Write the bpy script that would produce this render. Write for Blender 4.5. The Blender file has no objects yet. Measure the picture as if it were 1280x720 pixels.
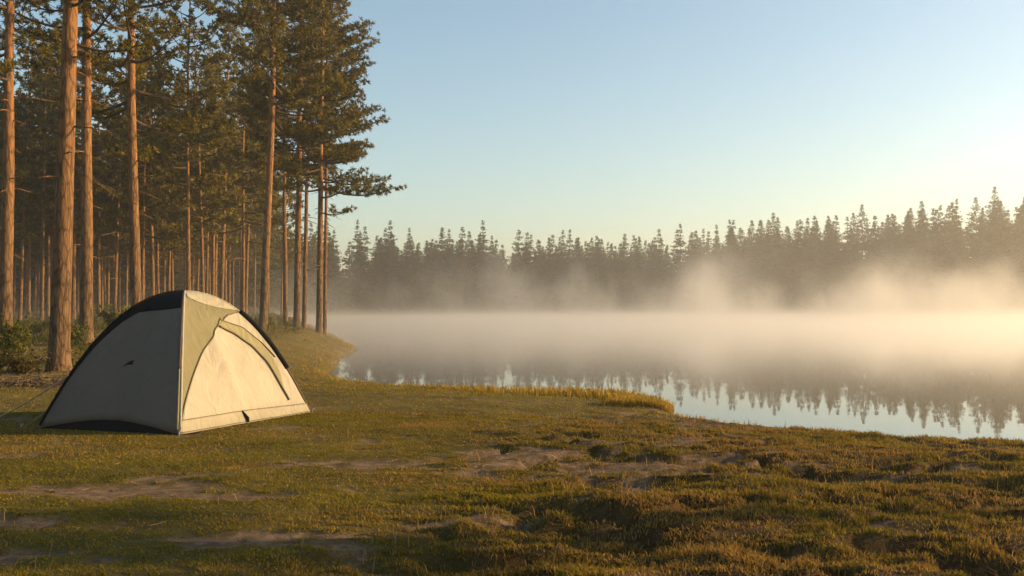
import bpy, math, random
import numpy as np
from mathutils import Vector

S = bpy.context.scene
COL = S.collection
F = 1138.0; HY = 382.0; CAMZ = 1.4; WZ = -0.30
SUN_AZ = math.radians(83); SUN_EL = math.radians(16)      # azimuth from +Y towards +X
SUN = np.array([math.sin(SUN_AZ)*math.cos(SUN_EL), math.cos(SUN_AZ)*math.cos(SUN_EL), math.sin(SUN_EL)])

# ------------------------------------------------------------------ mesh helpers
def mesh_np(name, V, T=None, Q=None, mats=(), col=None, smooth=False, mi=None):
    me = bpy.data.meshes.new(name)
    V = np.asarray(V, dtype=np.float32).reshape(-1, 3)
    T = np.zeros((0, 3), int) if T is None or len(T) == 0 else np.asarray(T, dtype=np.int32)
    Q = np.zeros((0, 4), int) if Q is None or len(Q) == 0 else np.asarray(Q, dtype=np.int32)
    me.vertices.add(len(V)); me.vertices.foreach_set('co', V.ravel())
    loops = np.concatenate([T.ravel(), Q.ravel()]).astype(np.int32)
    me.loops.add(len(loops)); me.loops.foreach_set('vertex_index', loops)
    n = len(T)+len(Q)
    tot = np.concatenate([np.full(len(T), 3), np.full(len(Q), 4)]).astype(np.int32)
    start = np.concatenate([[0], np.cumsum(tot)[:-1]]).astype(np.int32) if n else np.zeros(0, np.int32)
    me.polygons.add(n); me.polygons.foreach_set('loop_start', start); me.polygons.foreach_set('loop_total', tot)
    if mi is not None: me.polygons.foreach_set('material_index', np.asarray(mi, dtype=np.int32))
    me.polygons.foreach_set('use_smooth', np.full(n, smooth))
    for m in mats: me.materials.append(m)
    if col is not None:
        a = me.color_attributes.new('tint', 'FLOAT_COLOR', 'POINT')
        c = np.ones((len(V), 4), np.float32); c[:, :3] = col
        a.data.foreach_set('color', c.ravel())
    me.update(); me.validate()
    return me

class MB:
    def __init__(s): s.V = []; s.T = []; s.Q = []; s.n = 0
    def add(s, V, T=None, Q=None):
        V = np.asarray(V, float).reshape(-1, 3)
        if T is not None and len(T): s.T.append(np.asarray(T)+s.n)
        if Q is not None and len(Q): s.Q.append(np.asarray(Q)+s.n)
        s.V.append(V); s.n += len(V)
    def tube(s, P, R, k=8, cap=True):
        P = np.asarray(P, float); R = np.broadcast_to(np.asarray(R, float), (len(P),))
        tan = np.gradient(P, axis=0); tan /= np.linalg.norm(tan, axis=1)[:, None]+1e-9
        up = np.array([0, 0, 1.]) if abs(tan[0][2]) < .9 else np.array([1., 0, 0])
        a = np.cross(tan, up); a /= np.linalg.norm(a, axis=1)[:, None]+1e-9
        b = np.cross(tan, a)
        th = np.arange(k)*2*math.pi/k
        V = (P[:, None, :]+R[:, None, None]*(np.cos(th)[None, :, None]*a[:, None, :]+np.sin(th)[None, :, None]*b[:, None, :])).reshape(-1, 3)
        i = np.arange(len(P)-1)[:, None]*k; j = np.arange(k)[None, :]; j2 = (j+1) % k
        Q = np.stack([i+j, i+j2, i+k+j2, i+k+j], -1).reshape(-1, 4)
        T = []
        if cap:
            n = len(V); V = np.vstack([V, P[0], P[-1]])
            for q in range(k):
                T.append((n, (q+1) % k, q)); T.append((n+1, n-k+q, n-k+(q+1) % k))
        s.add(V, T, Q)
    def mesh(s, name, mats, **k):
        return mesh_np(name, np.vstack(s.V), np.vstack(s.T) if s.T else None, np.vstack(s.Q) if s.Q else None, mats, **k)

def obj(name, me, parent=None, **props):
    o = bpy.data.objects.new(name, me); COL.objects.link(o)
    if parent is not None: o.parent = parent
    for k, v in props.items(): o[k] = v
    return o

# ------------------------------------------------------------------ noise
def _h(ix, iy, seed):
    n = (ix.astype(np.int64)*374761393+iy.astype(np.int64)*668265263+seed*144665) & 0xffffffff
    n = ((n ^ (n >> 13))*1274126177) & 0xffffffff
    n = ((n ^ (n >> 16))*2246822519) & 0xffffffff
    return ((n ^ (n >> 15)) & 0xffffff)/float(0xffffff)
def vn(x, y, seed=0):
    x = np.asarray(x, float); y = np.asarray(y, float)
    ix = np.floor(x); iy = np.floor(y); fx = x-ix; fy = y-iy
    fx = fx*fx*(3-2*fx); fy = fy*fy*(3-2*fy)
    a = _h(ix, iy, seed); b = _h(ix+1, iy, seed); c = _h(ix, iy+1, seed); d = _h(ix+1, iy+1, seed)
    return (a*(1-fx)+b*fx)*(1-fy)+(c*(1-fx)+d*fx)*fy
def fbm(x, y, seed=0, o=4):
    v = 0; a = .5; t = 0
    for i in range(o):
        v = v+a*vn(x*2**i+17*i, y*2**i-9*i, seed+i*7); t += a; a *= .5
    return v/t
def ss(a, b, x):
    t = np.clip((np.asarray(x, float)-a)/(b-a), 0, 1); return t*t*(3-2*t)

# ------------------------------------------------------------------ terrain
LAKE = np.array([(600,170),(200,95),(120,56),(60,32),(30,20),(14,13.6),(9.3,12.2),(6.25,10.85),(4.65,11.6),(3.5,12.7),(2.5,13.7),(2.75,15.2),
    (2.3,16.4),(.95,17.1),(-.6,17.8),(-2.4,18.9),(-3.9,20.6),(-4.6,22.8),(-5.2,26.5),(-5.7,31),(-6.1,35.5),(-7.3,40),(-9.3,48),
    (-15,70),(-24,98),(-33,124),(-36,145),(-24,157),(0,164),(30,166),(60,156),(88,145),(116,134),(200,136),(600,240)], float)
def lake_sd(x, y):
    """signed distance: negative inside the water"""
    shp = np.shape(x); x = np.ravel(x).astype(float); y = np.ravel(y).astype(float)
    d = np.full(x.shape, 1e9); ins = np.zeros(x.shape, bool)
    for i in range(len(LAKE)):
        ax, ay = LAKE[i]; bx, by = LAKE[(i+1) % len(LAKE)]
        ex, ey = bx-ax, by-ay; t = np.clip(((x-ax)*ex+(y-ay)*ey)/(ex*ex+ey*ey), 0, 1)
        d = np.minimum(d, np.hypot(x-ax-t*ex, y-ay-t*ey))
        c = ((ay > y) != (by > y))
        with np.errstate(divide='ignore', invalid='ignore'):
            xi = ax+(y-ay)*ex/(ey if ey != 0 else 1e-9)
        ins ^= c & (x < xi)
    return (np.where(ins, -d, d)+.5*(fbm(x*.8, y*.8, 201, 3)-.5)*np.clip((70-y)/20, 0, 1)).reshape(shp)
def rough(x, y):
    """0 on the short turf by the tent, 1 in the tussocky right-hand foreground"""
    return ss(-1.2, 1.8, x+.25*(8.5-y)+1.0*(fbm(x*.7, y*.7, 91)-.5))*ss(16, 12.5, y)
def dirt(x, y):
    n = fbm(x*1.1, y*2.0, 5, 5)-.5; n2 = fbm(x*4, y*8, 15, 4)-.5
    m = np.zeros(np.shape(x))
    for cx, cy, rx, ry, s in ((-.1,8.35,2.0,.62,1.0),(1.0,7.9,1.0,.3,.9),(-2.9,7.0,.95,.42,1.05),(-2.1,6.75,1.1,.16,.9),(-3.3,6.0,1.1,.5,.8),
                              (-1.6,5.4,1.0,.3,.6),(-2.6,5.1,1.2,.35,.8),(-.6,5.9,.9,.2,.6),(-9.5,17.5,4.5,.9,.8)):
        m = np.maximum(m, s*(1.25-np.hypot((x-cx)/rx, (y-cy)/ry)))
    return ss(.15, .75, m+2.2*n+1.9*n2)*.9
def ground(x, y):
    x = np.asarray(x, float); y = np.asarray(y, float)
    sd = lake_sd(x, y)
    bank = WZ+.09*ss(0, .4, sd)+.21*ss(.3, 4.0, sd)
    left = ss(2, -7, x)*ss(13, 36, y)
    z = np.where(sd > 0, bank+left*.50*ss(0, 2.2, sd)+.10*ss(13, 17, y)*ss(-3, -8, x), WZ-.02-.22*np.clip(-sd, 0, 12))
    far = ss(85, 155, y)
    hill = far*(1.0+8*ss(0, 105, x)+2*ss(-20, -90, x))*ss(2, 34, sd)+far*14*ss(40, 400, sd)
    z = z+np.where(sd > 0, hill, 0)
    z = z+np.where(sd > 0, .5*ss(60, 160, np.hypot(x, y))*ss(0, 60, sd)*fbm(x*.03, y*.03, 3), 0)
    near = ss(60, 12, np.hypot(x, y))*ss(-.0, .8, sd)
    r = rough(x, y)
    n1 = fbm(x*.55, y*1.1, 11)-.5; n2 = fbm(x*1.6+.8*n1, y*3.6, 21, 4)-.5
    n3 = fbm(x*6, y*8, 31, 3)-.5
    ridge = 1-np.abs(2*fbm(x*.8+.3*y, y*2.1-.25*x, 41, 3)-1)
    tentflat = np.clip(np.hypot((x+4.0)/2.4, (y-11.1)/2.2), 0, 1.6); tf = ss(.95, 1.5, tentflat)
    z = z+near*tf*(n1*.07+n2*(.035+.13*r)+n3*(.018+.034*r)-r*.12*ss(.86, .97, ridge))
    # low peaty step that rises to the right of the worn path
    e = (y-(6.95-.28*x+.35*(fbm(x*1.3, y*.2, 51)-.5)))
    z = z+near*.055*ss(.10, -.12, e)*ss(-1.6, -.3, e)*ss(.0, .7, x)*ss(3.5, 5.0, y)
    e2 = (y-(8.35-.36*(x-1)+.4*(fbm(x*1.1, 3.1, 57)-.5)))
    z = z-near*.12*ss(.22, .0, np.abs(e2))*ss(.3, 1.2, x)*ss(6, 4, x)
    z = z-near*.025*dirt(x, y)
    z = z+.06*ss(-5, -9, x)*ss(12.5, 15, y)*ss(30, 18, y)*ss(0, .8, fbm(x*.5, y*.5, 66))
    return z
def gz(x, y): return float(ground(np.array([x]), np.array([y]))[0])

# ------------------------------------------------------------------ materials
def mat(name):
    m = bpy.data.materials.new(name); m.use_nodes = True
    nt = m.node_tree; nt.nodes.clear()
    return m, nt, nt.nodes, nt.links
def N(nt, t, **k):
    n = nt.nodes.new(t)
    for a, v in k.items():
        if a.startswith('i_'): n.inputs[a[2:].replace('_', ' ')].default_value = v
        else: setattr(n, a, v)
    return n
def ramp(nt, src, stops):
    r = nt.nodes.new('ShaderNodeValToRGB'); e = r.color_ramp.elements
    e[0].position, e[0].color = stops[0][0], (*stops[0][1], 1); e[1].position, e[1].color = stops[-1][0], (*stops[-1][1], 1)
    for p, c in stops[1:-1]:
        q = e.new(p); q.color = (*c, 1)
    nt.links.new(src, r.inputs[0]); return r.outputs[0]
def mix(nt, f, a, b, mode='MIX'):
    m = nt.nodes.new('ShaderNodeMix'); m.data_type = 'RGBA'; m.blend_type = mode
    for s, v in ((m.inputs[0], f), (m.inputs[6], a), (m.inputs[7], b)):
        if isinstance(v, (int, float)): s.default_value = v
        elif isinstance(v, tuple): s.default_value = (*v, 1)
        else: nt.links.new(v, s)
    return m.outputs[2]
def noise(nt, scale, detail=5, rough_=.55, vec=None, dim='3D'):
    n = nt.nodes.new('ShaderNodeTexNoise'); n.inputs['Scale'].default_value = scale; n.inputs['Detail'].default_value = detail
    n.inputs['Roughness'].default_value = rough_
    if vec is not None: nt.links.new(vec, n.inputs['Vector'])
    return n.outputs[0]
def mapping(nt, scale, src='Object'):
    tc = nt.nodes.new('ShaderNodeTexCoord'); mp = nt.nodes.new('ShaderNodeMapping'); mp.inputs['Scale'].default_value = scale
    nt.links.new(tc.outputs[src], mp.inputs[0]); return mp.outputs[0]
def finish(nt, bsdf, bump=None, strength=.3, dist=.02):
    out = nt.nodes.new('ShaderNodeOutputMaterial'); nt.links.new(bsdf.outputs[0], out.inputs[0])
    if bump is not None:
        b = nt.nodes.new('ShaderNodeBump'); b.inputs['Strength'].default_value = strength; b.inputs['Distance'].default_value = dist
        nt.links.new(bump, b.inputs['Height']); nt.links.new(b.outputs[0], bsdf.inputs['Normal'])
def princ(nt, color, rough_=.8, spec=.3):
    p = nt.nodes.new('ShaderNodeBsdfPrincipled'); p.inputs['Roughness'].default_value = rough_; p.inputs['Specular IOR Level'].default_value = spec
    if isinstance(color, tuple): p.inputs['Base Color'].default_value = (*color, 1)
    else: nt.links.new(color, p.inputs['Base Color'])
    return p
def simple(name, color, rough_=.8, var=.25, scale=6, spec=.3, bump=.15):
    m, nt, _, _ = mat(name); v = mapping(nt, (1, 1, 1))
    n = noise(nt, scale, 5, .6, v)
    c = mix(nt, n, tuple(x*(1-var) for x in color), tuple(min(1, x*(1+var)) for x in color))
    finish(nt, princ(nt, c, rough_, spec), noise(nt, scale*9, 4, .6, v), bump, .01); return m
def leafy(name, translucent=.3, gain=1.0):
    """foliage: colour comes from the mesh's per-leaf tint"""
    m, nt, _, L = mat(name)
    a = N(nt, 'ShaderNodeAttribute', attribute_name='tint')
    oi = N(nt, 'ShaderNodeObjectInfo')
    rr = N(nt, 'ShaderNodeMapRange'); L.new(oi.outputs['Random'], rr.inputs[0]); rr.inputs[3].default_value = .8*gain; rr.inputs[4].default_value = 1.2*gain
    c = N(nt, 'ShaderNodeVectorMath', operation='SCALE'); L.new(a.outputs['Color'], c.inputs[0]); L.new(rr.outputs[0], c.inputs['Scale'])
    d = N(nt, 'ShaderNodeBsdfDiffuse'); t = N(nt, 'ShaderNodeBsdfTranslucent'); mx = N(nt, 'ShaderNodeMixShader'); mx.inputs[0].default_value = translucent
    L.new(c.outputs[0], d.inputs[0]); L.new(c.outputs[0], t.inputs[0]); L.new(d.outputs[0], mx.inputs[1]); L.new(t.outputs[0], mx.inputs[2])
    out = N(nt, 'ShaderNodeOutputMaterial'); L.new(mx.outputs[0], out.inputs[0]); return m

def bark_mat(name, low, high, z0, z1):
    m, nt, _, L = mat(name)
    v = mapping(nt, (7, 7, 1.3)); v1 = mapping(nt, (1, 1, 1))
    n = noise(nt, 2.2, 7, .65, v)
    vo = N(nt, 'ShaderNodeTexVoronoi', feature='DISTANCE_TO_EDGE'); vo.inputs['Scale'].default_value = 2.6; L.new(mapping(nt, (4, 4, 1.0)), vo.inputs['Vector'])
    sep = N(nt, 'ShaderNodeSeparateXYZ'); L.new(v1, sep.inputs[0])
    add = N(nt, 'ShaderNodeMath', operation='MULTIPLY_ADD'); L.new(noise(nt, .9, 3, .5, v1), add.inputs[0]); add.inputs[1].default_value = 4; L.new(sep.outputs[2], add.inputs[2])
    mr = N(nt, 'ShaderNodeMapRange'); L.new(add.outputs[0], mr.inputs[0]); mr.inputs[1].default_value = z0; mr.inputs[2].default_value = z1
    cl = ramp(nt, n, [(.3, tuple(c*.32 for c in low)), (.55, low), (.75, tuple(min(1, c*1.45) for c in low))])
    ch = ramp(nt, n, [(.25, tuple(c*.62 for c in high)), (.55, high), (.8, tuple(min(1, c*1.3) for c in high))])
    c = mix(nt, mr.outputs[0], cl, ch)
    edge = ramp(nt, vo.outputs[0], [(0, (.25,)*3), (.14, (1,)*3)])
    c = mix(nt, .75, c, edge, 'MULTIPLY')
    finish(nt, princ(nt, c, .9, .15), n, 1.0, .06); return m
M = {}
M['bark'] = bark_mat('pine_bark', (.155,.092,.046), (.27,.130,.050), 3, 9)
M['bark_far'] = bark_mat('pine_bark_pale', (.17,.100,.05), (.24,.12,.045), 1, 9)
M['twig'] = simple('twig_bark', (.06,.038,.022), .9)
M['needles'] = leafy('pine_needles', .25)
M['leaves'] = leafy('leaves', .4)
M['grassm'] = leafy('grass_blades', .38)
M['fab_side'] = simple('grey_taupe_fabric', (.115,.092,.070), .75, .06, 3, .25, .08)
M['fab_dark'] = simple('black_navy_fabric', (.006,.006,.007), .85, .1, 3, .1, .05)
M['fab_fly'] = simple('olive_tan_fabric', (.165,.145,.075), .7, .07, 3, .25, .08)
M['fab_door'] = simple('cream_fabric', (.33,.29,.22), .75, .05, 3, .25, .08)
M['fab_pale'] = simple('pale_sand_fabric', (.32,.285,.205), .75, .05, 3, .25, .08)
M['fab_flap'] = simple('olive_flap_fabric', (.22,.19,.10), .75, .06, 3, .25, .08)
M['zip'] = simple('dark_olive_zip', (.11,.095,.045), .6, .1, 30)
M['seam'] = simple('brown_seam', (.07,.035,.025), .6, .1, 30)
M['rope'] = simple('pale_rope', (.40,.27,.14), .8, .2, 40)
M['metal'] = simple('peg_metal', (.35,.35,.35), .4, .1, 40, .6)

def fabric(name, color, rough_=.75):
    m, nt, _, _ = mat(name); v = mapping(nt, (1, 1, 1))
    stain = ramp(nt, noise(nt, 2.3, 6, .65, v), [(.3, tuple(c*.86 for c in color)), (.6, color)])
    z = N(nt, 'ShaderNodeSeparateXYZ'); nt.links.new(v, z.inputs[0]); mr = N(nt, 'ShaderNodeMapRange'); nt.links.new(z.outputs[2], mr.inputs[0]); mr.inputs[1].default_value = .02; mr.inputs[2].default_value = .22; mr.inputs[3].default_value = .55; mr.inputs[4].default_value = 0
    mu = N(nt, 'ShaderNodeMath', operation='MULTIPLY'); nt.links.new(mr.outputs[0], mu.inputs[0]); nt.links.new(noise(nt, 7, 5, .7, v), mu.inputs[1])
    c = mix(nt, mu.outputs[0], stain, (.10, .07, .035))                       # mud splashes low on the cloth
    big = N(nt, 'ShaderNodeTexNoise'); big.inputs['Scale'].default_value = 3.2; big.inputs['Detail'].default_value = 3; big.inputs['Distortion'].default_value = 1.4; nt.links.new(mapping(nt, (1.6, 1.6, .7)), big.inputs['Vector'])
    finish(nt, princ(nt, c, rough_, .25), big.outputs[0], .55, .05); return m
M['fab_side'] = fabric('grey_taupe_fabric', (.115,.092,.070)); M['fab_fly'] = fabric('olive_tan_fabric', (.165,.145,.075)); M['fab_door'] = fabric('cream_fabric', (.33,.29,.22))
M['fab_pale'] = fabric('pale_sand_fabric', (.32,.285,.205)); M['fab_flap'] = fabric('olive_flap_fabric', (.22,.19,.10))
def ground_material():
    m, nt, _, L = mat('turf_and_soil')
    a = N(nt, 'ShaderNodeAttribute', attribute_name='mask')
    sp = N(nt, 'ShaderNodeSeparateColor'); L.new(a.outputs['Color'], sp.inputs[0])   # R dirt, G rough, B forest floor
    v = mapping(nt, (1, 1, 1))
    n1 = noise(nt, .9, 6, .6, v); n2 = noise(nt, 9, 6, .7, v); n3 = noise(nt, 60, 4, .7, v)
    grass = ramp(nt, n1, [(.3, (.06,.052,.010)), (.5, (.125,.10,.014)), (.72, (.22,.16,.025))])
    grass = mix(nt, ramp(nt, n2, [(.35, (0,)*3), (.7, (.8,)*3)]), grass, (.095,.065,.028))
    peat = ramp(nt, n2, [(.3, (.022,.012,.007)), (.55, (.075,.042,.018)), (.75, (.19,.105,.04))])
    sand = ramp(nt, n2, [(.25, (.060,.036,.020)), (.45, (.13,.084,.050)), (.70, (.29,.195,.13))])
    litter = ramp(nt, n2, [(.3, (.06,.035,.018)), (.5, (.10,.085,.03)), (.7, (.20,.11,.05))])
    f = N(nt, 'ShaderNodeMath', operation='MULTIPLY'); L.new(sp.outputs[1], f.inputs[0]); L.new(n1, f.inputs[1])
    f2 = N(nt, 'ShaderNodeMath', operation='MULTIPLY'); L.new(f.outputs[0], f2.inputs[0]); f2.inputs[1].default_value = 1.7
    c = mix(nt, f2.outputs[0], grass, peat)
    c = mix(nt, sp.outputs[2], c, litter)
    c = mix(nt, sp.outputs[0], c, sand)
    c = mix(nt, .5, c, ramp(nt, n3, [(.25, (.45,)*3), (.6, (1,)*3)]), 'MULTIPLY')
    hh = N(nt, 'ShaderNodeMath', operation='ADD'); L.new(n2, hh.inputs[0]); L.new(n3, hh.inputs[1])
    finish(nt, princ(nt, c, .95, .1), hh.outputs[0], .8, .03); return m
M['ground'] = ground_material()

def water_material():
    m, nt, _, L = mat('lake_water')
    p = princ(nt, (.012,.014,.012), .015, .5); p.inputs['IOR'].default_value = 1.7
    v = mapping(nt, (.5, 1.4, 1)); n = noise(nt, 1.6, 3, .5, v)
    out = N(nt, 'ShaderNodeOutputMaterial'); L.new(p.outputs[0], out.inputs[0])
    b = N(nt, 'ShaderNodeBump'); b.inputs['Strength'].default_value = .03; b.inputs['Distance'].default_value = .02
    L.new(n, b.inputs['Height']); L.new(b.outputs[0], p.inputs['Normal']); return m
M['water'] = water_material()

# ------------------------------------------------------------------ ground sheet and lake
def axis(a, b, step, lo, hi):
    c = list(np.arange(a, b, step)); s = step; x = c[-1]
    while x < hi: s = min(s*1.09, 300); x += s; c.append(x)
    s = step; x = a; pre = []
    while x > lo: s = min(s*1.09, 300); x -= s; pre.append(x)
    return np.array(pre[::-1]+c)
xs = axis(-10, 8, .06, -900, 900); ys = axis(4.0, 19, .055, -900, 1100)
X, Y = np.meshgrid(xs, ys); Z = ground(X, Y)
nx, ny = len(xs), len(ys)
ii = (np.arange(ny-1)[:, None]*nx+np.arange(nx-1)[None, :])
Qd = np.stack([ii, ii+1, ii+nx+1, ii+nx], -1).reshape(-1, 4)
me = mesh_np('ground', np.stack([X, Y, Z], -1), Q=Qd, mats=[M['ground']], smooth=True)
a = me.color_attributes.new('mask', 'FLOAT_COLOR', 'POINT')
forest = ss(14.5, 17.5, Y+.5*(X+8))*ss(-6.2, -8.5, X+.0*Y)*ss(60, 14, np.abs(Y-14)*.0)
forest = np.maximum(ss(14.5, 16.5, Y)*ss(-7.2, -8.8, X), ss(150, 200, Y))*ss(.3, .5, fbm(X*.8, Y*.8, 77)*.6+.25)
mk = np.ones((nx*ny, 4), np.float32); mk[:, 0] = dirt(X, Y).ravel()*ss(0, 60, 60-np.clip(Y, 0, 60)).ravel(); mk[:, 1] = rough(X, Y).ravel(); mk[:, 2] = forest.ravel()
a.data.foreach_set('color', mk.ravel())
obj('ground', me, kind='structure')
LV = [(x, y, WZ) for x, y in ((-70, 2), (700, 2), (700, 300), (-70, 300))]
obj('lake_water', mesh_np('lake_water', LV, Q=[(0, 1, 2, 3)], mats=[M['water']]), kind='structure')

# ------------------------------------------------------------------ grass
rng = np.random.default_rng(7)
def rand_in_view(n, d0, d1, pad=.05, power=1.0):
    """points on the turf, denser near the viewpoint side of the clearing"""
    u = rng.random(n); y = (d0**power+u*(d1**power-d0**power))**(1/power)
    x = (rng.random(n)*2-1)*(.5625+pad)*y
    return x, y
def blades(x, y, z, h, w, az, lean, col, segs=1):
    n = len(x); dirv = np.stack([np.cos(az), np.sin(az), np.zeros(n)], -1); perp = np.stack([-np.sin(az), np.cos(az), np.zeros(n)], -1)
    B = np.stack([x, y, z-.01], -1); up = np.array([0, 0, 1.])
    mid = B+dirv*(lean*h*.35)[:, None]+up*(h*.6)[:, None]
    tip = B+dirv*(lean*h)[:, None]+up*(h*(1-.25*lean))[:, None]
    W = perp*(w*.5)[:, None]
    V = np.stack([B-W, B+W, mid+W*.75, mid-W*.75, tip], 1).reshape(-1, 3)
    i = np.arange(n)*5
    Q = np.stack([i, i+1, i+2, i+3], -1); T = np.stack([i+3, i+2, i+4], -1)
    return V, T, Q, np.repeat(col, 5, axis=0)
def palette(n, k, pal):
    pal = np.array(pal); k = np.clip(k, 0, .999)*(len(pal)-1); i = k.astype(int); f = (k-i)[:, None]
    return pal[i]*(1-f)+pal[np.minimum(i+1, len(pal)-1)]*f
GREEN = [(.055,.055,.007), (.12,.10,.010), (.21,.160,.014), (.32,.22,.02)]
DRY = [(.10,.055,.016), (.21,.12,.028), (.32,.19,.05), (.33,.15,.045)]
def grass_layer(n, d0, d1, power):
    x, y = rand_in_view(n, d0, d1, power=power)
    sd = lake_sd(x, y); r = rough(x, y); dr = dirt(x, y)
    clump = fbm(x*3.2, y*4.5, 101, 3)
    inside = (np.abs((x+4.03)*1.0) < 1.6) & (np.abs(y-11.19) < 1.3)
    # tent footprint test
    A_, B_, C_ = np.array([-5.40,10.41]), np.array([-3.61,9.89]), np.array([-2.65,11.98])
    e1 = B_-A_; e2 = C_-B_; det = e1[0]*e2[1]-e1[1]*e2[0]
    px, py = x-A_[0], y-A_[1]; s_ = (px*e2[1]-py*e2[0])/det; t_ = (e1[0]*py-e1[1]*px)/det
    foot = (s_ > -.01) & (s_ < 1.01) & (t_ > -.01) & (t_ < 1.01)
    keep = (sd > .02) & ~foot & (rng.random(n) > dr*.93) & (rng.random(n) < .45+1.2*ss(.3, .6, clump))
    x, y, sd, r, clump, dr = x[keep], y[keep], sd[keep], r[keep], clump[keep], dr[keep]; n = len(x)
    z = ground(x, y)
    h = (.022+.010*r+.028*r*ss(.5, .75, clump)+.02*ss(9, 18, y))*(.6+.8*rng.random(n))*(1-.5*dr)
    edge = ss(1.3, .1, sd)*ss(.35, .6, fbm(x*1.2, y*1.2, 131))
    h = h+edge*(.04+.04*ss(14, 17, y))*rng.random(n)+.14*ss(1.6, .3, sd)*ss(14.5, 15.5, y)*ss(-3, .5, x)*ss(30, 20, y)*rng.random(n)
    w = (.0045+.0006*y)*(.7+.6*rng.random(n))
    dry = np.clip(fbm(x*.9, y*1.5, 111)*1.6-.55+.28*r+.25*(rng.random(n)-.5), 0, 1)
    cg = palette(n, fbm(x*1.5, y*2, 121)*.8+.3*rng.random(n)-.05+.35*ss(2.2, .2, sd)+.2*edge, GREEN); cd = palette(n, fbm(x*2, y*3, 141)*.7+.4*rng.random(n), DRY)
    dm = (rng.random(n) < dry)[:, None]; c = np.where(dm, cd, cg)
    gold = (ss(1.6, .2, sd)*ss(14.5, 15.5, y)*ss(-3.5, 1.0, x)*ss(30, 22, y))[:, None]*.8; c = c*(1-gold)+np.array([.42,.24,.04])*gold
    return blades(x, y, z, h, w, rng.random(n)*6.283, .2+.9*rng.random(n), c)
def join(parts):
    V = []; T = []; Q = []; C_ = []; n = 0
    for v, t, q, c in parts: V.append(v); T.append(t+n); Q.append(q+n); C_.append(c); n += len(v)
    return np.vstack(V), np.vstack(T), np.vstack(Q), np.vstack(C_)
def sedge():
    n = 60000; x = -6+9*rng.random(n); y = 14.5+25*rng.random(n)**2; sd = lake_sd(x, y)
    k = (sd > .03) & (sd < .25+1.3*fbm(x*.7, y*.7, 301)) & (rng.random(n) < .35+.65*ss(-3, 0, x)); x, y = x[k], y[k]; n = len(x); tip = ss(-2.5, .8, x)
    c = palette(n, rng.random(n), [(.20,.15,.02), (.38,.25,.03), (.50,.30,.05)])*(.55+.45*tip)[:, None]
    return blades(x, y, ground(x, y), (.04+.11*tip)*(.5+rng.random(n)), (.006+.0006*y)*(.7+.6*rng.random(n)), rng.random(n)*6.283, .3+.8*rng.random(n), c)
def stalks():
    x, y = rand_in_view(5200, 4.4, 15); r_ = rough(x, y); k = (rng.random(len(x)) < .10+.9*r_) & (lake_sd(x, y) > .05) & (fbm(x*1.5, y*1.5, 311) > .47) & ~((x > -5.6) & (x < -2.4) & (y > 9.7) & (y < 12.7)); x, y = x[k], y[k]; n = len(x)
    return blades(x, y, ground(x, y), .05+.09*rng.random(n), .003+.0004*y, rng.random(n)*6.283, .2+.9*rng.random(n), palette(n, rng.random(n), [(.16,.10,.03), (.34,.22,.07), (.28,.12,.04)]))
V, T, Q, C_ = join([sedge(), stalks(), grass_layer(330000, 4.3, 12, 1.25), grass_layer(190000, 11, 42, 1.05)])
obj('grass', mesh_np('grass', V, T, Q, [M['grassm']], C_), kind='stuff', label='short olive green and straw coloured grass covering the clearing', category='grass')

# forest-floor ground cover: bilberry, moss and litter between the pines
def cover():
    n = 60000
    y = 15+rng.random(n)**1.6*75; x = -(.12+rng.random(n)*.52)*y
    sd = lake_sd(x, y); keep = (sd > 2) & (x < -5.5) & (rng.random(n) < ss(.35, .7, fbm(x*.5, y*.5, 151))+.12)
    x, y = x[keep], y[keep]; n = len(x); z = ground(x, y)
    h = (.06+.22*ss(.4, .7, fbm(x*.6, y*.6, 161))*ss(16, 20, y))*(.5+rng.random(n)); w = .02+.0016*y
    c = palette(n, fbm(x, y, 171)*.9+.25*(rng.random(n)-.3), [(.025,.028,.008), (.06,.06,.014), (.12,.10,.02), (.16,.09,.03)])
    return blades(x, y, z, h, w*(.6+.8*rng.random(n)), rng.random(n)*6.283, .3+rng.random(n), c)
V, T, Q, C_ = cover()
obj('undergrowth', mesh_np('undergrowth', V, T, Q, [M['leaves']], C_), kind='stuff', label='low mossy undergrowth on the forest floor', category='undergrowth')

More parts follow.
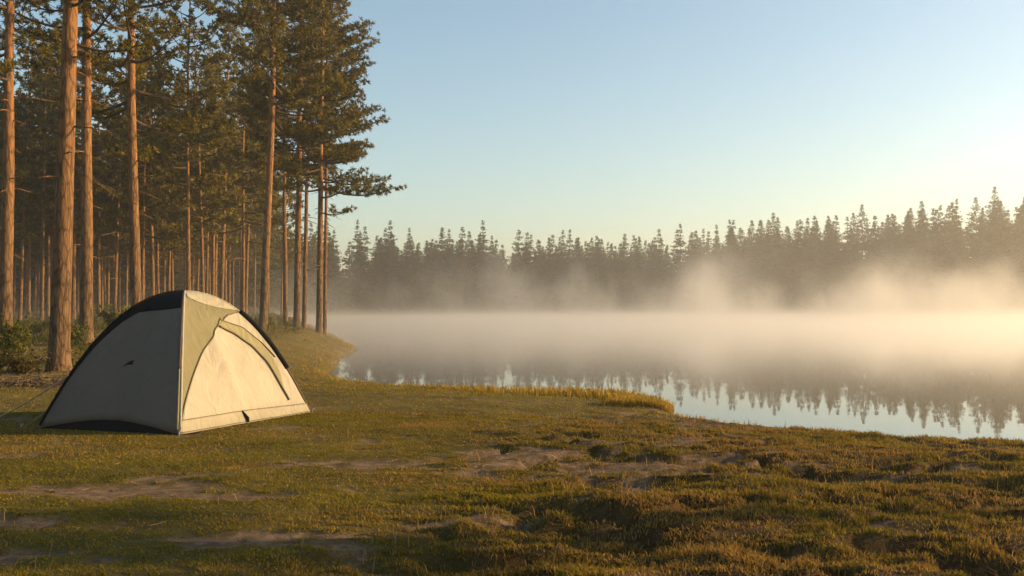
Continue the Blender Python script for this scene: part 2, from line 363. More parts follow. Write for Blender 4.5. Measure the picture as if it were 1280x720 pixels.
# ------------------------------------------------------------------ trees
def pine_parts(seed, H=19, r0=.22, cb=7, R=2.8, nb=60, bl=.16, bw=.03, nbl=9, sides=14, lean=(0, 0), stubs=6, extra=(), tuft=1.0, dark=1.0, base_full=.8):
    g = np.random.default_rng(seed)
    k = 16; zz = np.linspace(0, 1, k)**1.15*H
    wob = np.cumsum(g.normal(0, .03, (k, 2)), axis=0)*(np.arange(k)/k)[:, None]
    P = np.stack([wob[:, 0]+lean[0]*zz/H, wob[:, 1]+lean[1]*zz/H, zz-.15*(zz == 0)], -1)
    rad = r0*(1-zz/H*.93)**.75*(1+.55*np.exp(-zz/.22))
    tb = MB()
    # denser lower rings for the root flare
    zi = np.unique(np.concatenate([[0, .12, .3, .6], zz])); Pi = np.stack([np.interp(zi, zz, P[:, q]) for q in range(3)], -1); Pi[0, 2] = -.2
    ri = r0*(1-zi/H*.93)**.75*(1+.55*np.exp(-zi/.22))
    tb.tube(Pi, ri, sides)
    at = lambda z: np.array([np.interp(z, zz, P[:, 0]), np.interp(z, zz, P[:, 1]), z])
    bb = MB(); tc = []; td = []
    for i in range(stubs):
        z = 2+(cb-2)*g.random(); az = g.random()*6.283; L = .25+.9*g.random()*(z/cb); p = at(z); d = np.array([math.cos(az), math.sin(az), .05-.3*g.random()])
        tb.tube([p, p+d*L*.5, p+d*L+[0, 0, -.06]], [.022, .014, .006], 5)
    br = [(cb+(H-cb)*((i+g.random()*.9)/nb)**.92, g.random()*6.283, None) for i in range(nb)]+list(extra)
    for z, az, LL in br:
        u = (z-cb)/(H-cb); u = max(0, min(.99, u))
        env = R*min(1, base_full+u*1.2)*(1-u)**.55*(.62+.5*g.random())
        L = LL if LL else max(.35, env); el = (-.12+.35*g.random()+.75*u**1.5) if not LL else .02
        d = np.array([math.cos(az)*math.cos(el), math.sin(az)*math.cos(el), math.sin(el)]); p = at(z)
        t = np.linspace(0, 1, 7); bend = g.normal(0, .06)*L
        side = np.array([-math.sin(az), math.cos(az), 0])
        pts = p+d*(t*L)[:, None]+side*(bend*np.sin(t*3.1))[:, None]+np.array([0, 0, 1.])*((-.10*np.sin(t*3.14)+.10*t**2)*L)[:, None]
        if LL: pts[:, 2] -= .13*L*t**1.5
        bb.tube(pts, (.018+.013*L)*(1-.85*t), 5, cap=False)
        ns = max(3, int(L*4.2*tuft))
        for s in range(ns):
            tt = .28+.72*(s+g.random()*.6)/ns; q = np.array([np.interp(tt, t, pts[:, c]) for c in range(3)])
            sg = 1 if s % 2 else -1; an = az+sg*(.5+.6*g.random())*(1 if tt < .93 else .2)
            l2 = (.30+.34*L*(1.1-tt))*(.7+.6*g.random()); e2 = .10+.35*g.random()+.3*u
            d2 = np.array([math.cos(an)*math.cos(e2), math.sin(an)*math.cos(e2), math.sin(e2)])
            if sides >= 12: bb.tube([q, q+d2*l2*.6, q+d2*l2+[0, 0, .04]], [.010, .007, .003], 3, cap=False)
            m = max(2, int(l2*5.5*tuft))
            for w_ in range(m):
                f = .25+.75*(w_+1)/m
                tc.append(q+d2*l2*f+g.normal(0, .05, 3)); td.append(d2*.6+[0, 0, .35])
    tc = np.array(tc); td = np.array(td); n = len(tc)*nbl
    C = np.repeat(tc, nbl, 0); D = np.repeat(td, nbl, 0); rv = g.normal(0, 1, (n, 3)); rv /= np.linalg.norm(rv, axis=1)[:, None]
    D = D*.9+rv; D /= np.linalg.norm(D, axis=1)[:, None]
    Wd = np.cross(D, g.normal(0, 1, (n, 3))); Wd /= np.linalg.norm(Wd, axis=1)[:, None]+1e-9
    ln = bl*(.7+.6*g.random(n)); wd = bw*(.7+.6*g.random(n))
    V = np.stack([C-Wd*wd[:, None]*.35, C+Wd*wd[:, None]*.35, C+D*(ln*.6)[:, None]+Wd*wd[:, None]*.5, C+D*ln[:, None], C+D*(ln*.6)[:, None]-Wd*wd[:, None]*.5], 1)
    idx = np.arange(n)*5
    Q = np.stack([idx, idx+1, idx+2, idx+4], -1); T = np.stack([idx+4, idx+2, idx+3], -1)
    pal = np.array([(.044,.043,.009), (.095,.083,.014), (.165,.128,.021), (.25,.175,.028)])*dark
    kk = np.repeat(g.random(len(tc)), nbl)*.75+.25*g.random(n)
    col = np.repeat(palette(n, kk, pal), 5, 0)
    bm_ = M['bark'] if sides >= 12 else M['bark_far']
    return (tb.mesh('trunk', [bm_], smooth=True), bb.mesh('branches', [M['twig']], smooth=True),
            mesh_np('crown', V.reshape(-1, 3), T, Q, [M['needles']], col))
def place_pine(parts, x, y, rot=0, sc=1.0, label='', group=None, name='pine_tree', tilt=None):
    e = obj(name, None); e.location = (x, y, gz(x, y)-.03); e.rotation_euler = (0, 0, rot); e.scale = (sc, sc, sc)
    if tilt: e.rotation_euler = (tilt[0], tilt[1], rot)
    e.empty_display_size = .3
    e['label'] = label; e['category'] = 'pine tree'
    if group: e['group'] = group
    for nm, m_ in zip(('trunk', 'branches', 'crown'), parts): obj(nm, m_, e)
    return e
wx = lambda px, D: (px-640)/F*D

NEAR = [ # seed, px at the base, distance, base radius, px at the picture's top, crown base, radius, label
 (1, 7, 23, .19, 9, 6.5, 2.6, 'orange lit pine trunk at the left edge of the photo behind the leafy bush'),
 (2, 74, 17, .215, 83, 6.7, 2.3, 'thickest pine, rough golden bark, standing just behind the left corner of the tent'),
 (3, 108, 25, .20, 108, 6.8, 2.8, 'straight pine between the thickest trunk and the leaning one behind the tent'),
 (4, 172, 26, .185, 155, 5.6, 3.0, 'pine leaning slightly left, standing behind the tent roof left of its peak'),
 (5, 329, 33.5, .178, 341, 7.5, 3.0, 'tall pine left of the lakeside clump, bare reddish trunk leaning right, foliage top'),
 (6, 357, 42, .13, 350, 7.0, 2.4, 'thin curved pine second from left in the clump by the lake'),
 (7, 371, 37, .165, 376, 6.8, 2.6, 'dark sided pine in the middle of the lakeside clump with a red trunk touching it'),
 (8, 380, 39.5, .12, 383, 6.6, 2.0, 'slender red barked pine pressed against the middle trunk of the lakeside clump'),
 (9, 399, 36.5, .15, 401, 5.4, 2.75, 'pine nearest the water with one long low branch reaching over the lake'),
 (10, 406, 39, .10, 407, 6.4, 2.2, 'thin pale trunk directly behind the pine with the long low branch'),
]
for sd_, px, D, r0, pxt, cb, R_, lab in NEAR:
    r0 *= .86
    x = wx(px, D); topz = CAMZ+HY/F*D; H = {1: 17, 2: 16.5, 3: 18, 4: 17, 5: 20, 6: 17, 7: 19, 8: 17.5, 9: 18, 10: 17}[sd_]
    lean = (wx(pxt, D)-x)*H/topz
    extra = []
    if sd_ == 9: extra = [(5.9, -.05, 3.0), (6.3, .35, 2.4), (4.9, -.35, 1.3), (7.0, -.6, 2.2), (6.6, 3.3, 1.5)]
    if sd_ == 2: extra = [(6.2, .1, 1.3)]
    far = D > 30
    pp = pine_parts(100+sd_, H, r0, cb, R_*1.03, 70 if far else 44, bl=.145 if far else .125, bw=.028 if far else .021, nbl=16, tuft=1.4, sides=16, lean=(lean, 0), stubs=13, extra=extra)
    place_pine(pp, x, D, 0, 1, lab)

# the stand of slimmer pines behind
VAR = [pine_parts(200+i, 14.5+i % 3, .10+.012*(i % 4), 4.6+.5*(i % 4), 2.9+.15*(i % 3), 46, bl=.21, bw=.05, nbl=15, sides=8,
       lean=(.5*math.sin(i*2.1), .3*math.cos(i)), stubs=5, tuft=1.0, dark=.9) for i in range(6)]
R = random.Random(5)
spots = []
fixed = [(192,48),(199,52),(232,62),(258,60),(269,58),(302,60),(307,64),(352,75),(25,45),(36,60),(52,44),(60,55),(124,50),(135,64),(143,70),(188,70),(205,75),(216,66),(240,85),(281,80),(291,90),(318,85),(158,60),(92,48)]
for px, D in fixed: spots.append((wx(px, D), D))
tries = 0
while len(spots) < 150 and tries < 20000:
    tries += 1
    D = 42+R.random()**.9*88; px = -60+R.random()*435; x = wx(px, D)
    lim = np.interp(D, [42, 60, 80, 130], [318, 322, 352, 368])
    if px > lim: continue
    if any(math.hypot(x-a, D-b) < 2.3 for a, b in spots): continue
    if lake_sd(np.array([x]), np.array([D]))[0] < 2.5: continue
    spots.append((x, D))
for i, (x, y) in enumerate(spots):
    s = .85+.22*R.random()
    place_pine(VAR[R.randrange(6)], x, y, R.random()*6.28, s, 'slim bare trunked pine in the dense stand behind the tent', 'pines of the dense stand behind the tent')

# far conifers: one small mesh each
def conifer(seed, H=20, R_=2.6, dens=9, base=.03, tint=1.0):
    g = np.random.default_rng(seed)
    tb = MB(); tb.tube([(0, 0, -.5), (0, 0, H*.5), (0, 0, H*.97)], [.2, .12, .02], 5)
    TV, TT, TQ = np.vstack(tb.V), np.vstack(tb.T), np.vstack(tb.Q)
    pw = .50+.35*g.random(); Cs = []; azs = []; us = []; top = .05*g.random()
    for k in range(46):
        u0 = min(.985, base+(1-base)*((k+g.random()*1.6)/46)**1.05)
        for q in range(6):
            a0 = g.random()*6.283; L = R_*(1-u0)**pw*(.45+.7*g.random())*min(1, .25+(1-u0)*3.2)+.10; m = max(4, int(L*dens)); f = (.15+.85*g.random(m)**.7)
            Cs.append(np.stack([np.cos(a0)*L*f, np.sin(a0)*L*f, np.full(m, u0*H)+L*((.5*g.random()-.28)*f+.10*f*f)], -1)+g.normal(0, .10, (m, 3))); azs.append(a0+g.normal(0, .5, m)); us.append(np.full(m, u0))
    C = np.vstack(Cs); az = np.concatenate(azs); u = np.concatenate(us); n = len(C)
    D = np.stack([np.cos(az), np.sin(az), -.25+.8*g.random(n)*u+g.normal(0, .35, n)], -1)+g.normal(0, .25, (n, 3)); D /= np.linalg.norm(D, axis=1)[:, None]
    Wd = np.cross(D, [0, 0, 1.])+g.normal(0, .4, (n, 3)); Wd /= np.linalg.norm(Wd, axis=1)[:, None]
    s = (.38+.42*g.random(n))*(1.1-.7*u)
    V = np.stack([C-D*s[:, None]*.4, C+Wd*s[:, None]*.45, C+D*s[:, None], C-Wd*s[:, None]*.45], 1).reshape(-1, 3)
    i = np.arange(n)*4; Q = np.stack([i, i+1, i+2, i+3], -1)
    pal = np.array([(.035,.040,.008), (.062,.062,.011), (.11,.095,.016)])*tint
    c = np.vstack([np.tile([.1, .06, .04], (len(TV), 1)), np.repeat(palette(n, g.random(n), pal), 4, 0)])
    return mesh_np('far_conifer', np.vstack([TV, V]), TT, np.vstack([TQ, Q+len(TV)]), [M['needles']], c)
CON = [conifer(300+i, H, r) for i, (H, r) in enumerate([(18, 3.9), (19.5, 3.5), (16.5, 4.6), (18.6, 4.2), (20, 3.3), (16, 4.0)])]
CONF = [conifer(400+i, 18, r, 10, .02) for i, r in enumerate((3.4, 4.2))]
BACK = [conifer(450+i, H, 4.6, 5, .35) for i, H in enumerate((17, 18.5, 16))]
def place_con(m_, x, y, s, label, group, z=None):
    o = obj('conifer', m_); o.location = (x, y, gz(x, y) if z is None else z); o.rotation_euler = (0, 0, R.random()*6.28); o.scale = (s*(.9+.25*R.random()), s*(.9+.25*R.random()), s)
    o['label'] = label; o['category'] = 'conifer'; o['group'] = group
# rear edge of the left forest
cnt = 0
for k in range(60):
    y = 96+R.random()*45; x = wx(-60+(k+R.random())*7.2, y)
    if lake_sd(np.array([x]), np.array([y]))[0] < 3: continue
    place_con(CONF[k % 2], x, y, .70+.35*R.random(), 'dark conifer closing the back of the pine stand', 'conifers at the back of the pine stand')
# skyline across the lake, following the far shore
shore = np.array([(-33,124),(-36,145),(-24,158),(0,165),(30,167),(60,157),(88,146),(116,135)], float)
seg = np.hypot(*np.diff(shore, axis=0).T); cum = np.concatenate([[0], np.cumsum(seg)]); tot = cum[-1]
nrm_in = []
for row, (off, n_) in enumerate(((2, 84), (5.5, 84), (10, 76))):
    for k in range(n_):
        t = (k+R.random()*.8)/n_*tot; x = np.interp(t, cum, shore[:, 0]); y = np.interp(t, cum, shore[:, 1])
        t2 = min(tot, t+2); dx = np.interp(t2, cum, shore[:, 0])-np.interp(t2-4, cum, shore[:, 0]); dy = np.interp(t2, cum, shore[:, 1])-np.interp(t2-4, cum, shore[:, 1]); l = math.hypot(dx, dy)
        x += -dy/l*(off+3*R.random()); y += dx/l*(off+3*R.random())
        s = .76*(.86+.24*R.random())*(1+.16*max(0, min(1, (x-30)/50))) 
        right = x/y > .33
        place_con(CON[R.randrange(6)], x, y, s, 'taller hazy conifer on the rising right end of the far shore' if right else 'hazy conifer in the treeline across the lake',
                  'conifers on the rising right end of the far shore' if right else 'conifers in the treeline across the lake')
# the wood behind the shore rows, never seen tree by tree: one mass
bv = []; bt = []; bq = []; bc = []; bn = 0
srcs = []
for m_ in BACK:
    v = np.empty(len(m_.vertices)*3, np.float32); m_.vertices.foreach_get('co', v); c = np.empty(len(m_.vertices)*4, np.float32); m_.color_attributes['tint'].data.foreach_get('color', c)
    srcs.append((v.reshape(-1, 3), np.array([p.vertices[:] for p in m_.polygons if len(p.vertices) == 4], np.int32), c.reshape(-1, 4)[:, :3]))
for k in range(210):
    t = R.random()*tot; off = 14+R.random()*20; x = np.interp(t, cum, shore[:, 0]); y = np.interp(t, cum, shore[:, 1]); t2 = min(tot, t+4)
    dx = np.interp(t2, cum, shore[:, 0])-np.interp(t2-8, cum, shore[:, 0]); dy = np.interp(t2, cum, shore[:, 1])-np.interp(t2-8, cum, shore[:, 1]); l = math.hypot(dx, dy)
    x += -dy/l*off; y += dx/l*off; v, q, c = srcs[k % 3]; a_ = R.random()*6.28; s_ = .76*(.88+.2*R.random())*(1+.10*max(0, min(1, (x-30)/50)))
    rot = np.array([[math.cos(a_), -math.sin(a_), 0], [math.sin(a_), math.cos(a_), 0], [0, 0, 1]])
    bv.append(v@rot.T*s_+[x, y, gz(x, y)]); bq.append(q+bn); bc.append(c); bn += len(v)
obj('far_wood', mesh_np('far_wood', np.vstack(bv), None, np.vstack(bq), [M['needles']], np.vstack(bc)), kind='stuff', label='dark mass of the wood behind the treeline across the lake', category='wood')
# pines on the near shore to the right, out of the picture: they shade the foreground turf
for k, (x, y) in enumerate([(13.0, 7.2), (14.5, 5.9), (16.0, 7.6), (13.2, 4.2)]):
    place_pine(VAR[k % 6], x, y, k*1.3, .95, 'pine on the near shore right of the clearing', 'pines right of the clearing')

# ------------------------------------------------------------------ shrubs
def shrub_mesh(seed, h=.8, r=.45, n=1400, leaf=.045, pal=((.05,.06,.012), (.10,.10,.02), (.17,.15,.03))):
    g = np.random.default_rng(seed); sb = MB(); cs = []; ds = []
    for i in range(16):
        az = g.random()*6.283; rr = r*(.3+.7*g.random()); hh = h*(.5+.5*g.random())
        p = np.array([[0, 0, -.03], [math.cos(az)*rr*.35, math.sin(az)*rr*.35, hh*.5], [math.cos(az)*rr, math.sin(az)*rr, hh]])
        sb.tube(p, [.008, .006, .002], 4, cap=False)
        m = n//16; f = .25+.75*g.random(m)
        q = np.stack([np.interp(f, [0, .5, 1], p[:, c]) for c in range(3)], -1)+g.normal(0, .05, (m, 3))*[1, 1, .8]; cs.append(q)
    C = np.vstack(cs); n = len(C); C[:, 2] = np.maximum(C[:, 2], .02)
    D = g.normal(0, 1, (n, 3))+[0, 0, .6]; D /= np.linalg.norm(D, axis=1)[:, None]; Wd = np.cross(D, g.normal(0, 1, (n, 3))); Wd /= np.linalg.norm(Wd, axis=1)[:, None]
    s = leaf*(.6+.8*g.random(n)); V = np.stack([C, C+D*s[:, None]*.5+Wd*s[:, None]*.3, C+D*s[:, None], C+D*s[:, None]*.5-Wd*s[:, None]*.3], 1).reshape(-1, 3)
    i = np.arange(n)*4
    return sb.mesh('stems', [M['twig']], smooth=True), mesh_np('leaves', V, None, np.stack([i, i+1, i+2, i+3], -1), [M['leaves']], np.repeat(palette(n, g.random(n), pal), 4, 0))
def shrub(px, D, h, r, n, leaf, label, seed, group=None, pal=((.05,.06,.012), (.10,.10,.02), (.17,.15,.03))):
    x = wx(px, D); e = obj('shrub', None); e.location = (x, D, gz(x, D)); e['label'] = label; e['category'] = 'shrub'
    if group: e['group'] = group
    s, l = shrub_mesh(seed, h, r, n, leaf, pal); obj('stems', s, e); obj('leaves', l, e)
shrub(18, 17.5, 1.05, .42, 2600, .055, 'bushy yellow green shrub at the left edge in front of the orange trunk', 1)
shrub(-6, 16.6, .75, .5, 1800, .055, 'dark low shrub cut by the left edge of the photo', 2, pal=((.045,.05,.012), (.09,.085,.02), (.14,.12,.025)))
shrub(30, 16.4, .38, .45, 1300, .05, 'small brownish shrub beneath the yellow green one at the left edge', 3, pal=((.06,.04,.015), (.10,.07,.02), (.12,.10,.025)))
shrub(95, 24, .5, .4, 1300, .07, 'sunlit shrub showing between the thickest pine and the next trunk', 4)
shrub(146, 30, .9, .7, 1800, .09, 'round green shrub peeping over the tent roof near the leaning pine', 5)
shrub(46, 30, .35, .8, 1500, .09, 'wide low shrub on the slope between the two leftmost trunks', 6)

# small twigs, needles and cone scales scattered on the turf
tw = MB(); g = np.random.default_rng(19); qx, qy = rand_in_view(900, 4.4, 14)
for x, y in zip(qx, qy):
    if lake_sd(np.array([x]), np.array([y]))[0] < .3 or (-5.7 < x < -2.3 and 9.6 < y < 12.8) or g.random() > (.15+.85*float(dirt(np.array([x]), np.array([y]))[0])): continue
    z = gz(x, y)+.006; az = g.random()*6.28; L = .03+.16*g.random()**2.5; d = np.array([math.cos(az), math.sin(az), 0])*L; e_ = np.array([-d[1], d[0], 0])*.2*g.normal(); p = np.array([x, y, z])
    tw.tube([p-d*.5, p+e_, p+d*.5], .0018+.0025*g.random(), 4)
M['litter'] = simple('twig_litter', (.17,.10,.055), .9, .5, 2)
obj('twig_litter', tw.mesh('twig_litter', [M['litter']]), kind='stuff', label='tiny fallen twigs scattered over the bare soil of the clearing', category='twigs')
# brown brushwood along the edge of the wood, left of the tent
bb = MB(); g = np.random.default_rng(9)
for i in range(1500):
    x = -10.6+4.9*g.random(); y = 14.6+.9*g.random()+.15*(x+8); z = gz(x, y)+.01+.11*g.random()**2; az = g.random()*6.28; L = .05+.20*g.random()**1.5
    d = np.array([math.cos(az), math.sin(az), .25*g.normal()])*L
    bb.tube([np.array([x, y, z])-d*.5, np.array([x, y, z])+[0, 0, .03*g.random()], np.array([x, y, z])+d*.5], (.003+.004*g.random()), 4)
M['brush'] = simple('dead_brushwood', (.12,.078,.044), .9, .5, 2)
obj('brushwood', bb.mesh('brushwood', [M['brush']]), kind='stuff', label='brown strip of dead twigs along the edge of the wood', category='brushwood')

# ------------------------------------------------------------------ tent
TA, TB, TC = np.array([-5.40,10.41]), np.array([-3.61,9.89]), np.array([-2.65,11.98]); TD = TA+TC-TB
TM = (TA+TC)/2; TH = 1.572
K = [TA, TB, TC, TD]
def tp(k, r, s, off=0.0, sag=True):
    """point on panel k (between corner k and k+1): r 0 peak .. 1 hem, s along it"""
    def raw(r, s):
        q = K[k]*(1-s)+K[(k+1) % 4]*s; c = q-TM
        w = -.045*np.sin(np.pi*s)*np.sin(np.pi*min(1, r))-.010*np.sin(s*9+r*4)*np.sin(np.pi*s)*r+(.004*math.sin(34*(s-.5)/(r+.15)+k)*math.exp(-((r-.3)/.25)**2)+.004*math.sin(s*31+r*23+3*math.sin(r*9))*r*r)*math.sin(np.pi*s)**.5
        if k == 1 and sag:
            dd = s-(.37+.28*(r-.64)); w += (.085*math.exp(-abs(dd)/.13)-.03)*ss(.50, .66, r)*ss(.955, .86, r)*ss(.05, .25, s)*ss(1, .8, s)  # taut crease in the door
        p = TM+c*r; n_ = np.array([K[(k+1) % 4][1]-K[k][1], -(K[(k+1) % 4][0]-K[k][0])]); n_ = n_/np.linalg.norm(n_)
        return np.array([p[0]+n_[0]*w, p[1]+n_[1]*w, TH*(1-max(0, r)**2.1)])
    p = raw(r, s)
    if off:
        e = .01; a_ = raw(r+e, s)-raw(max(r-e, 0.001), s); b_ = raw(r, s+e)-raw(r, s-e); n = np.cross(b_, a_); n /= np.linalg.norm(n)+1e-9
        out = np.append(p[:2]-TM, .6)
        if n @ out < 0: n = -n
        p = p+n*off
    return p
def patch(k, Pc, Qc, m, w, off, thick=0):
    """panel cloth between two (r, s) curves"""
    Pc = np.array(Pc, float); Qc = np.array(Qc, float)
    def res(c):
        d = np.concatenate([[0], np.cumsum(np.hypot(*np.diff(c, axis=0).T))]); d /= d[-1]; t = np.linspace(0, 1, m+1)
        r_ = np.stack([np.interp(t, d, c[:, 0]), np.interp(t, d, c[:, 1])], -1)
        for _ in range(max(1, m//24)): r_[1:-1] = r_[1:-1]*.5+(r_[:-2]+r_[2:])*.25
        return r_
    a_, b_ = res(Pc), res(Qc); V = []
    for i in range(m+1):
        for j in range(w+1):
            rs = a_[i]*(1-j/w)+b_[i]*(j/w); V.append(tp(k, rs[0], rs[1], off))
    i = np.arange(m)[:, None]*(w+1)+np.arange(w)[None, :]
    return np.array(V), np.stack([i, i+1, i+w+2, i+w+1], -1).reshape(-1, 4)
tent = obj('tent', None); tent['label'] = 'beige and grey dome tent pitched on the grass at the edge of the pines'; tent['category'] = 'tent'
tent.location = (TM[0], TM[1], 0)
def tpart(name, V, Q, m_, T=None, parent=None, label=None, thick=.003, smooth=True):
    V = np.asarray(V)-np.array([TM[0], TM[1], 0])
    o = obj(name, mesh_np(name, V, T, Q, [m_], smooth=smooth), parent or tent)
    if label: o['label'] = label
    if thick:
        sm = o.modifiers.new('thickness', 'SOLIDIFY'); sm.thickness = thick; sm.offset = 0
    return o
def rs_tube(k, curve, rad, off, n=40, sides=6):
    c = np.array(curve, float); d = np.concatenate([[0], np.cumsum(np.hypot(*np.diff(c, axis=0).T))]); t = np.linspace(0, d[-1], n)
    q = np.stack([np.interp(t, d, c[:, 0]), np.interp(t, d, c[:, 1])], -1)
    for _ in range(2): q[1:-1] = q[1:-1]*.5+(q[:-2]+q[2:])*.25
    b = MB(); b.tube([tp(k, r_, s_, off) for r_, s_ in q], rad, sides); return np.vstack(b.V), np.vstack(b.Q), np.vstack(b.T)
# four cloth panels; the grey end panel's hem curves up and shows the black groundsheet
hem = lambda s: 1-.038*math.sin(math.pi*s)
labs = ['plain grey end panel in the shade', 'olive tan panel framing the door', None, None]
panels = []
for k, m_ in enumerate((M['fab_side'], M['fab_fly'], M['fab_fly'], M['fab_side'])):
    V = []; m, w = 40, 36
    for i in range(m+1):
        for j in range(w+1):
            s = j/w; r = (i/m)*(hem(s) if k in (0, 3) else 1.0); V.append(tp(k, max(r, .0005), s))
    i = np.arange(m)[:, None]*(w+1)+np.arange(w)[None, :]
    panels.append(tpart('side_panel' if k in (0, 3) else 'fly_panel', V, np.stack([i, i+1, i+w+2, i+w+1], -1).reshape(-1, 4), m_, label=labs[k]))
# groundsheet: shallow black tub under the panels
gs = MB(); cor = [TM+(c-TM)*1.0 for c in K]; ins = [TM+(c-TM)*.955 for c in K]
V = [(*c, -.03) for c in cor]+[(*(TM+(c-TM)*.985), .004) for c in cor]+[(*(TM+(c-TM)*.93), .17) for c in K]+[(*TM, .01)]
Qs = [(a_, (a_+1) % 4, (a_+1) % 4+4, a_+4) for a_ in range(4)]+[(a_+4, (a_+1) % 4+4, (a_+1) % 4+8, a_+8) for a_ in range(4)]
tpart('groundsheet', V, Qs, M['fab_dark'], label='black tub floor', smooth=False)
# dark roof cap and edge band on the grey panel
V, Q_ = patch(0, [(.001,0), (.2,0), (.39,0), (.6,0), (.8,0), (.995,0)], [(.001,1), (.2,1), (.385,1), (.385,.5), (.40,.27), (.41,.25)], 30, 14, .005)
capV = []; m, w = 24, 30
for i in range(m+1):
    for j in range(w+1):
        s = j/w; rmax = .40+.0*s+.03*(1-s)**2-.03*s*s; capV.append(tp(0, max(.001, rmax*i/m), s, .006))
i = np.arange(m)[:, None]*(w+1)+np.arange(w)[None, :]
tpart('roof_cap', capV, np.stack([i, i+1, i+w+2, i+w+1], -1).reshape(-1, 4), M['fab_dark'])
V, Q_ = patch(0, [(.36,0), (.5,0), (.65,0), (.8,0), (.97,0)], [(.36,.30), (.43,.19), (.50,.105), (.64,.045), (.80,.016), (.97,.004)], 30, 5, .0075)
tpart('edge_band', V, Q_, M['fab_dark'])
# door: cream arch from the front corner to the right-hand pole
arc = [(.985,.004), (.97,.01), (.9,.03), (.8,.10), (.68,.23), (.56,.44), (.45,.75), (.42,.985)]
V, Q_ = patch(1, arc, [(.985,.998), (.93,.985), (.85,.985), (.76,.985), (.66,.985), (.56,.985), (.48,.985), (.42,.988)], 48, 44, .006)
door = tpart('door', V, Q_, M['fab_door'], label='large cream arched door')
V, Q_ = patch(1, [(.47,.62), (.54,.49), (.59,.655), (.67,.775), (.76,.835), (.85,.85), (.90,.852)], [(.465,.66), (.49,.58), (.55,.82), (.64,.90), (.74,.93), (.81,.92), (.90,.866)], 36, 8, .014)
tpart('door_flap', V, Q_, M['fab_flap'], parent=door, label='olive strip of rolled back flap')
V, Q_ = patch(1, [(.02,.05), (.21,.06), (.33,.47), (.38,.74), (.405,.985)], [(.02,.985), (.12,.985), (.25,.985), (.36,.985), (.405,.99)], 24, 8, .007)
tpart('roof_highlight', V, Q_, M['fab_pale'])  # highlight beside the peak, put in as a patch of paler cloth
V, Q_, T_ = rs_tube(1, arc, .008, .010); tpart('zip', V, Q_, M['zip'], T_, parent=door, thick=0)
V, Q_, T_ = rs_tube(1, [(.54,.52), (.59,.67), (.67,.79), (.76,.85), (.85,.86), (.94,.86)], .013, .020); tpart('zip', V, Q_, M['zip'], T_, parent=door, thick=0)
V, Q_, T_ = rs_tube(1, [(.49,.58), (.55,.82), (.66,.92), (.74,.95)], .008, .016); tpart('zip', V, Q_, M['zip'], T_, parent=door, thick=0)
# hem band of the door side with its toggle
V, Q_ = patch(1, [(.955,.0), (.955,.5), (.965,1)], [(1.0,.0), (1.0,.5), (1.0,1)], 40, 5, .010); tpart('hem_band', V, Q_, M['fab_pale'])
V, Q_, T_ = rs_tube(1, [(.955,.01), (.955,.5), (.963,.99)], .004, .014); tpart('piping', V, Q_, M['zip'], T_, thick=0)
V, Q_, T_ = rs_tube(1, [(.995,.01), (.995,.5), (.995,.99)], .005, .012); tpart('piping', V, Q_, M['zip'], T_, thick=0)
b = MB(); p0 = tp(1, .955, .455, .015); p1 = tp(1, .985, .475, .03); b.tube([p0, (p0+p1)/2, p1, p1+[.01, -.01, -.045]], [.008, .014, .02, .012], 8)
tpart('toggle', np.vstack(b.V), np.vstack(b.Q), M['fab_dark'], np.vstack(b.T), thick=0)
# pole sleeves along the four corner arches
def sleeve(k, s, r0_, r1_, rad, m_, off=.004, side=None):
    V, Q_, T_ = rs_tube(k, [(r_, s) for r_ in np.linspace(r0_, r1_, 24)], rad, off, 40, 8); return tpart('pole_sleeve', V, Q_, m_, T_, thick=0)
sleeve(0, 0.0, .0, .99, .017, M['fab_dark'])
sleeve(1, 1.0, .0, .42, .012, M['fab_pale']); sleeve(1, 1.0, .42, .80, .034, M['fab_dark'], .010); sleeve(1, 1.0, .80, 1.0, .012, M['seam'])
sleeve(0, .992, .0, .76, .014, M['seam'], .006); sleeve(1, .008, .0, .99, .013, M['fab_pale'], .006); sleeve(0, .992, .76, .985, .011, M['fab_flap'], .006)
sleeve(2, 1.0, .0, 1.0, .017, M['seam'])
# small dark emblem on the grey panel
def flat_rs(k, pts, off):
    return np.array([tp(k, r_, s_, off) for r_, s_ in pts])
lv = [(.757,.425), (.742,.452), (.735,.47), (.726,.49), (.722,.53), (.733,.528), (.738,.515), (.742,.535), (.748,.532), (.747,.50), (.750,.47), (.748,.455), (.762,.43)]
cen = (.741, .485); lv = [(cen[0]+(a_-cen[0])*.8, cen[1]+(b_-cen[1])*.75) for a_, b_ in lv]; V = flat_rs(0, [cen]+lv, .008); T_ = [(0, i+1, (i+1) % len(lv)+1) for i in range(len(lv))]
tpart('emblem', V, None, M['fab_dark'], T_, thick=.002)
# guy lines and pegs
def rope(P_, rad, m_, sag=.03):
    P_ = [np.array(p) for p in P_]; t = np.linspace(0, 1, 14)[:, None]; c = P_[0]*(1-t)+P_[1]*t; c[:, 2] -= sag*np.sin(t[:, 0]*3.14)
    b = MB(); b.tube(c, rad, 6); o = tpart('guy_line', np.vstack(b.V), np.vstack(b.Q), m_, np.vstack(b.T), thick=0); return o
def peg(p):
    b = MB(); p = np.array(p); b.tube([p+[0, 0, -.06], p+[0, 0, .04], p+[.012, 0, .052], p+[.026, 0, .04]], .005, 6); tpart('peg', np.vstack(b.V), np.vstack(b.Q), M['metal'], np.vstack(b.T), thick=0)
e1 = np.array([-6.25, 10.95, .02]); rope([tp(0, .80, 0, .02), e1], .009, M['rope']); peg(e1)
e2 = np.array([-5.62, 10.45, .0]); rope([tp(0, .93, 0, .01), e2], .006, M['fab_flap'], .02); peg(e2)
peg([*(TB+[.01, -.02]), .0]); peg([*(TC+[.03, 0]), .0])

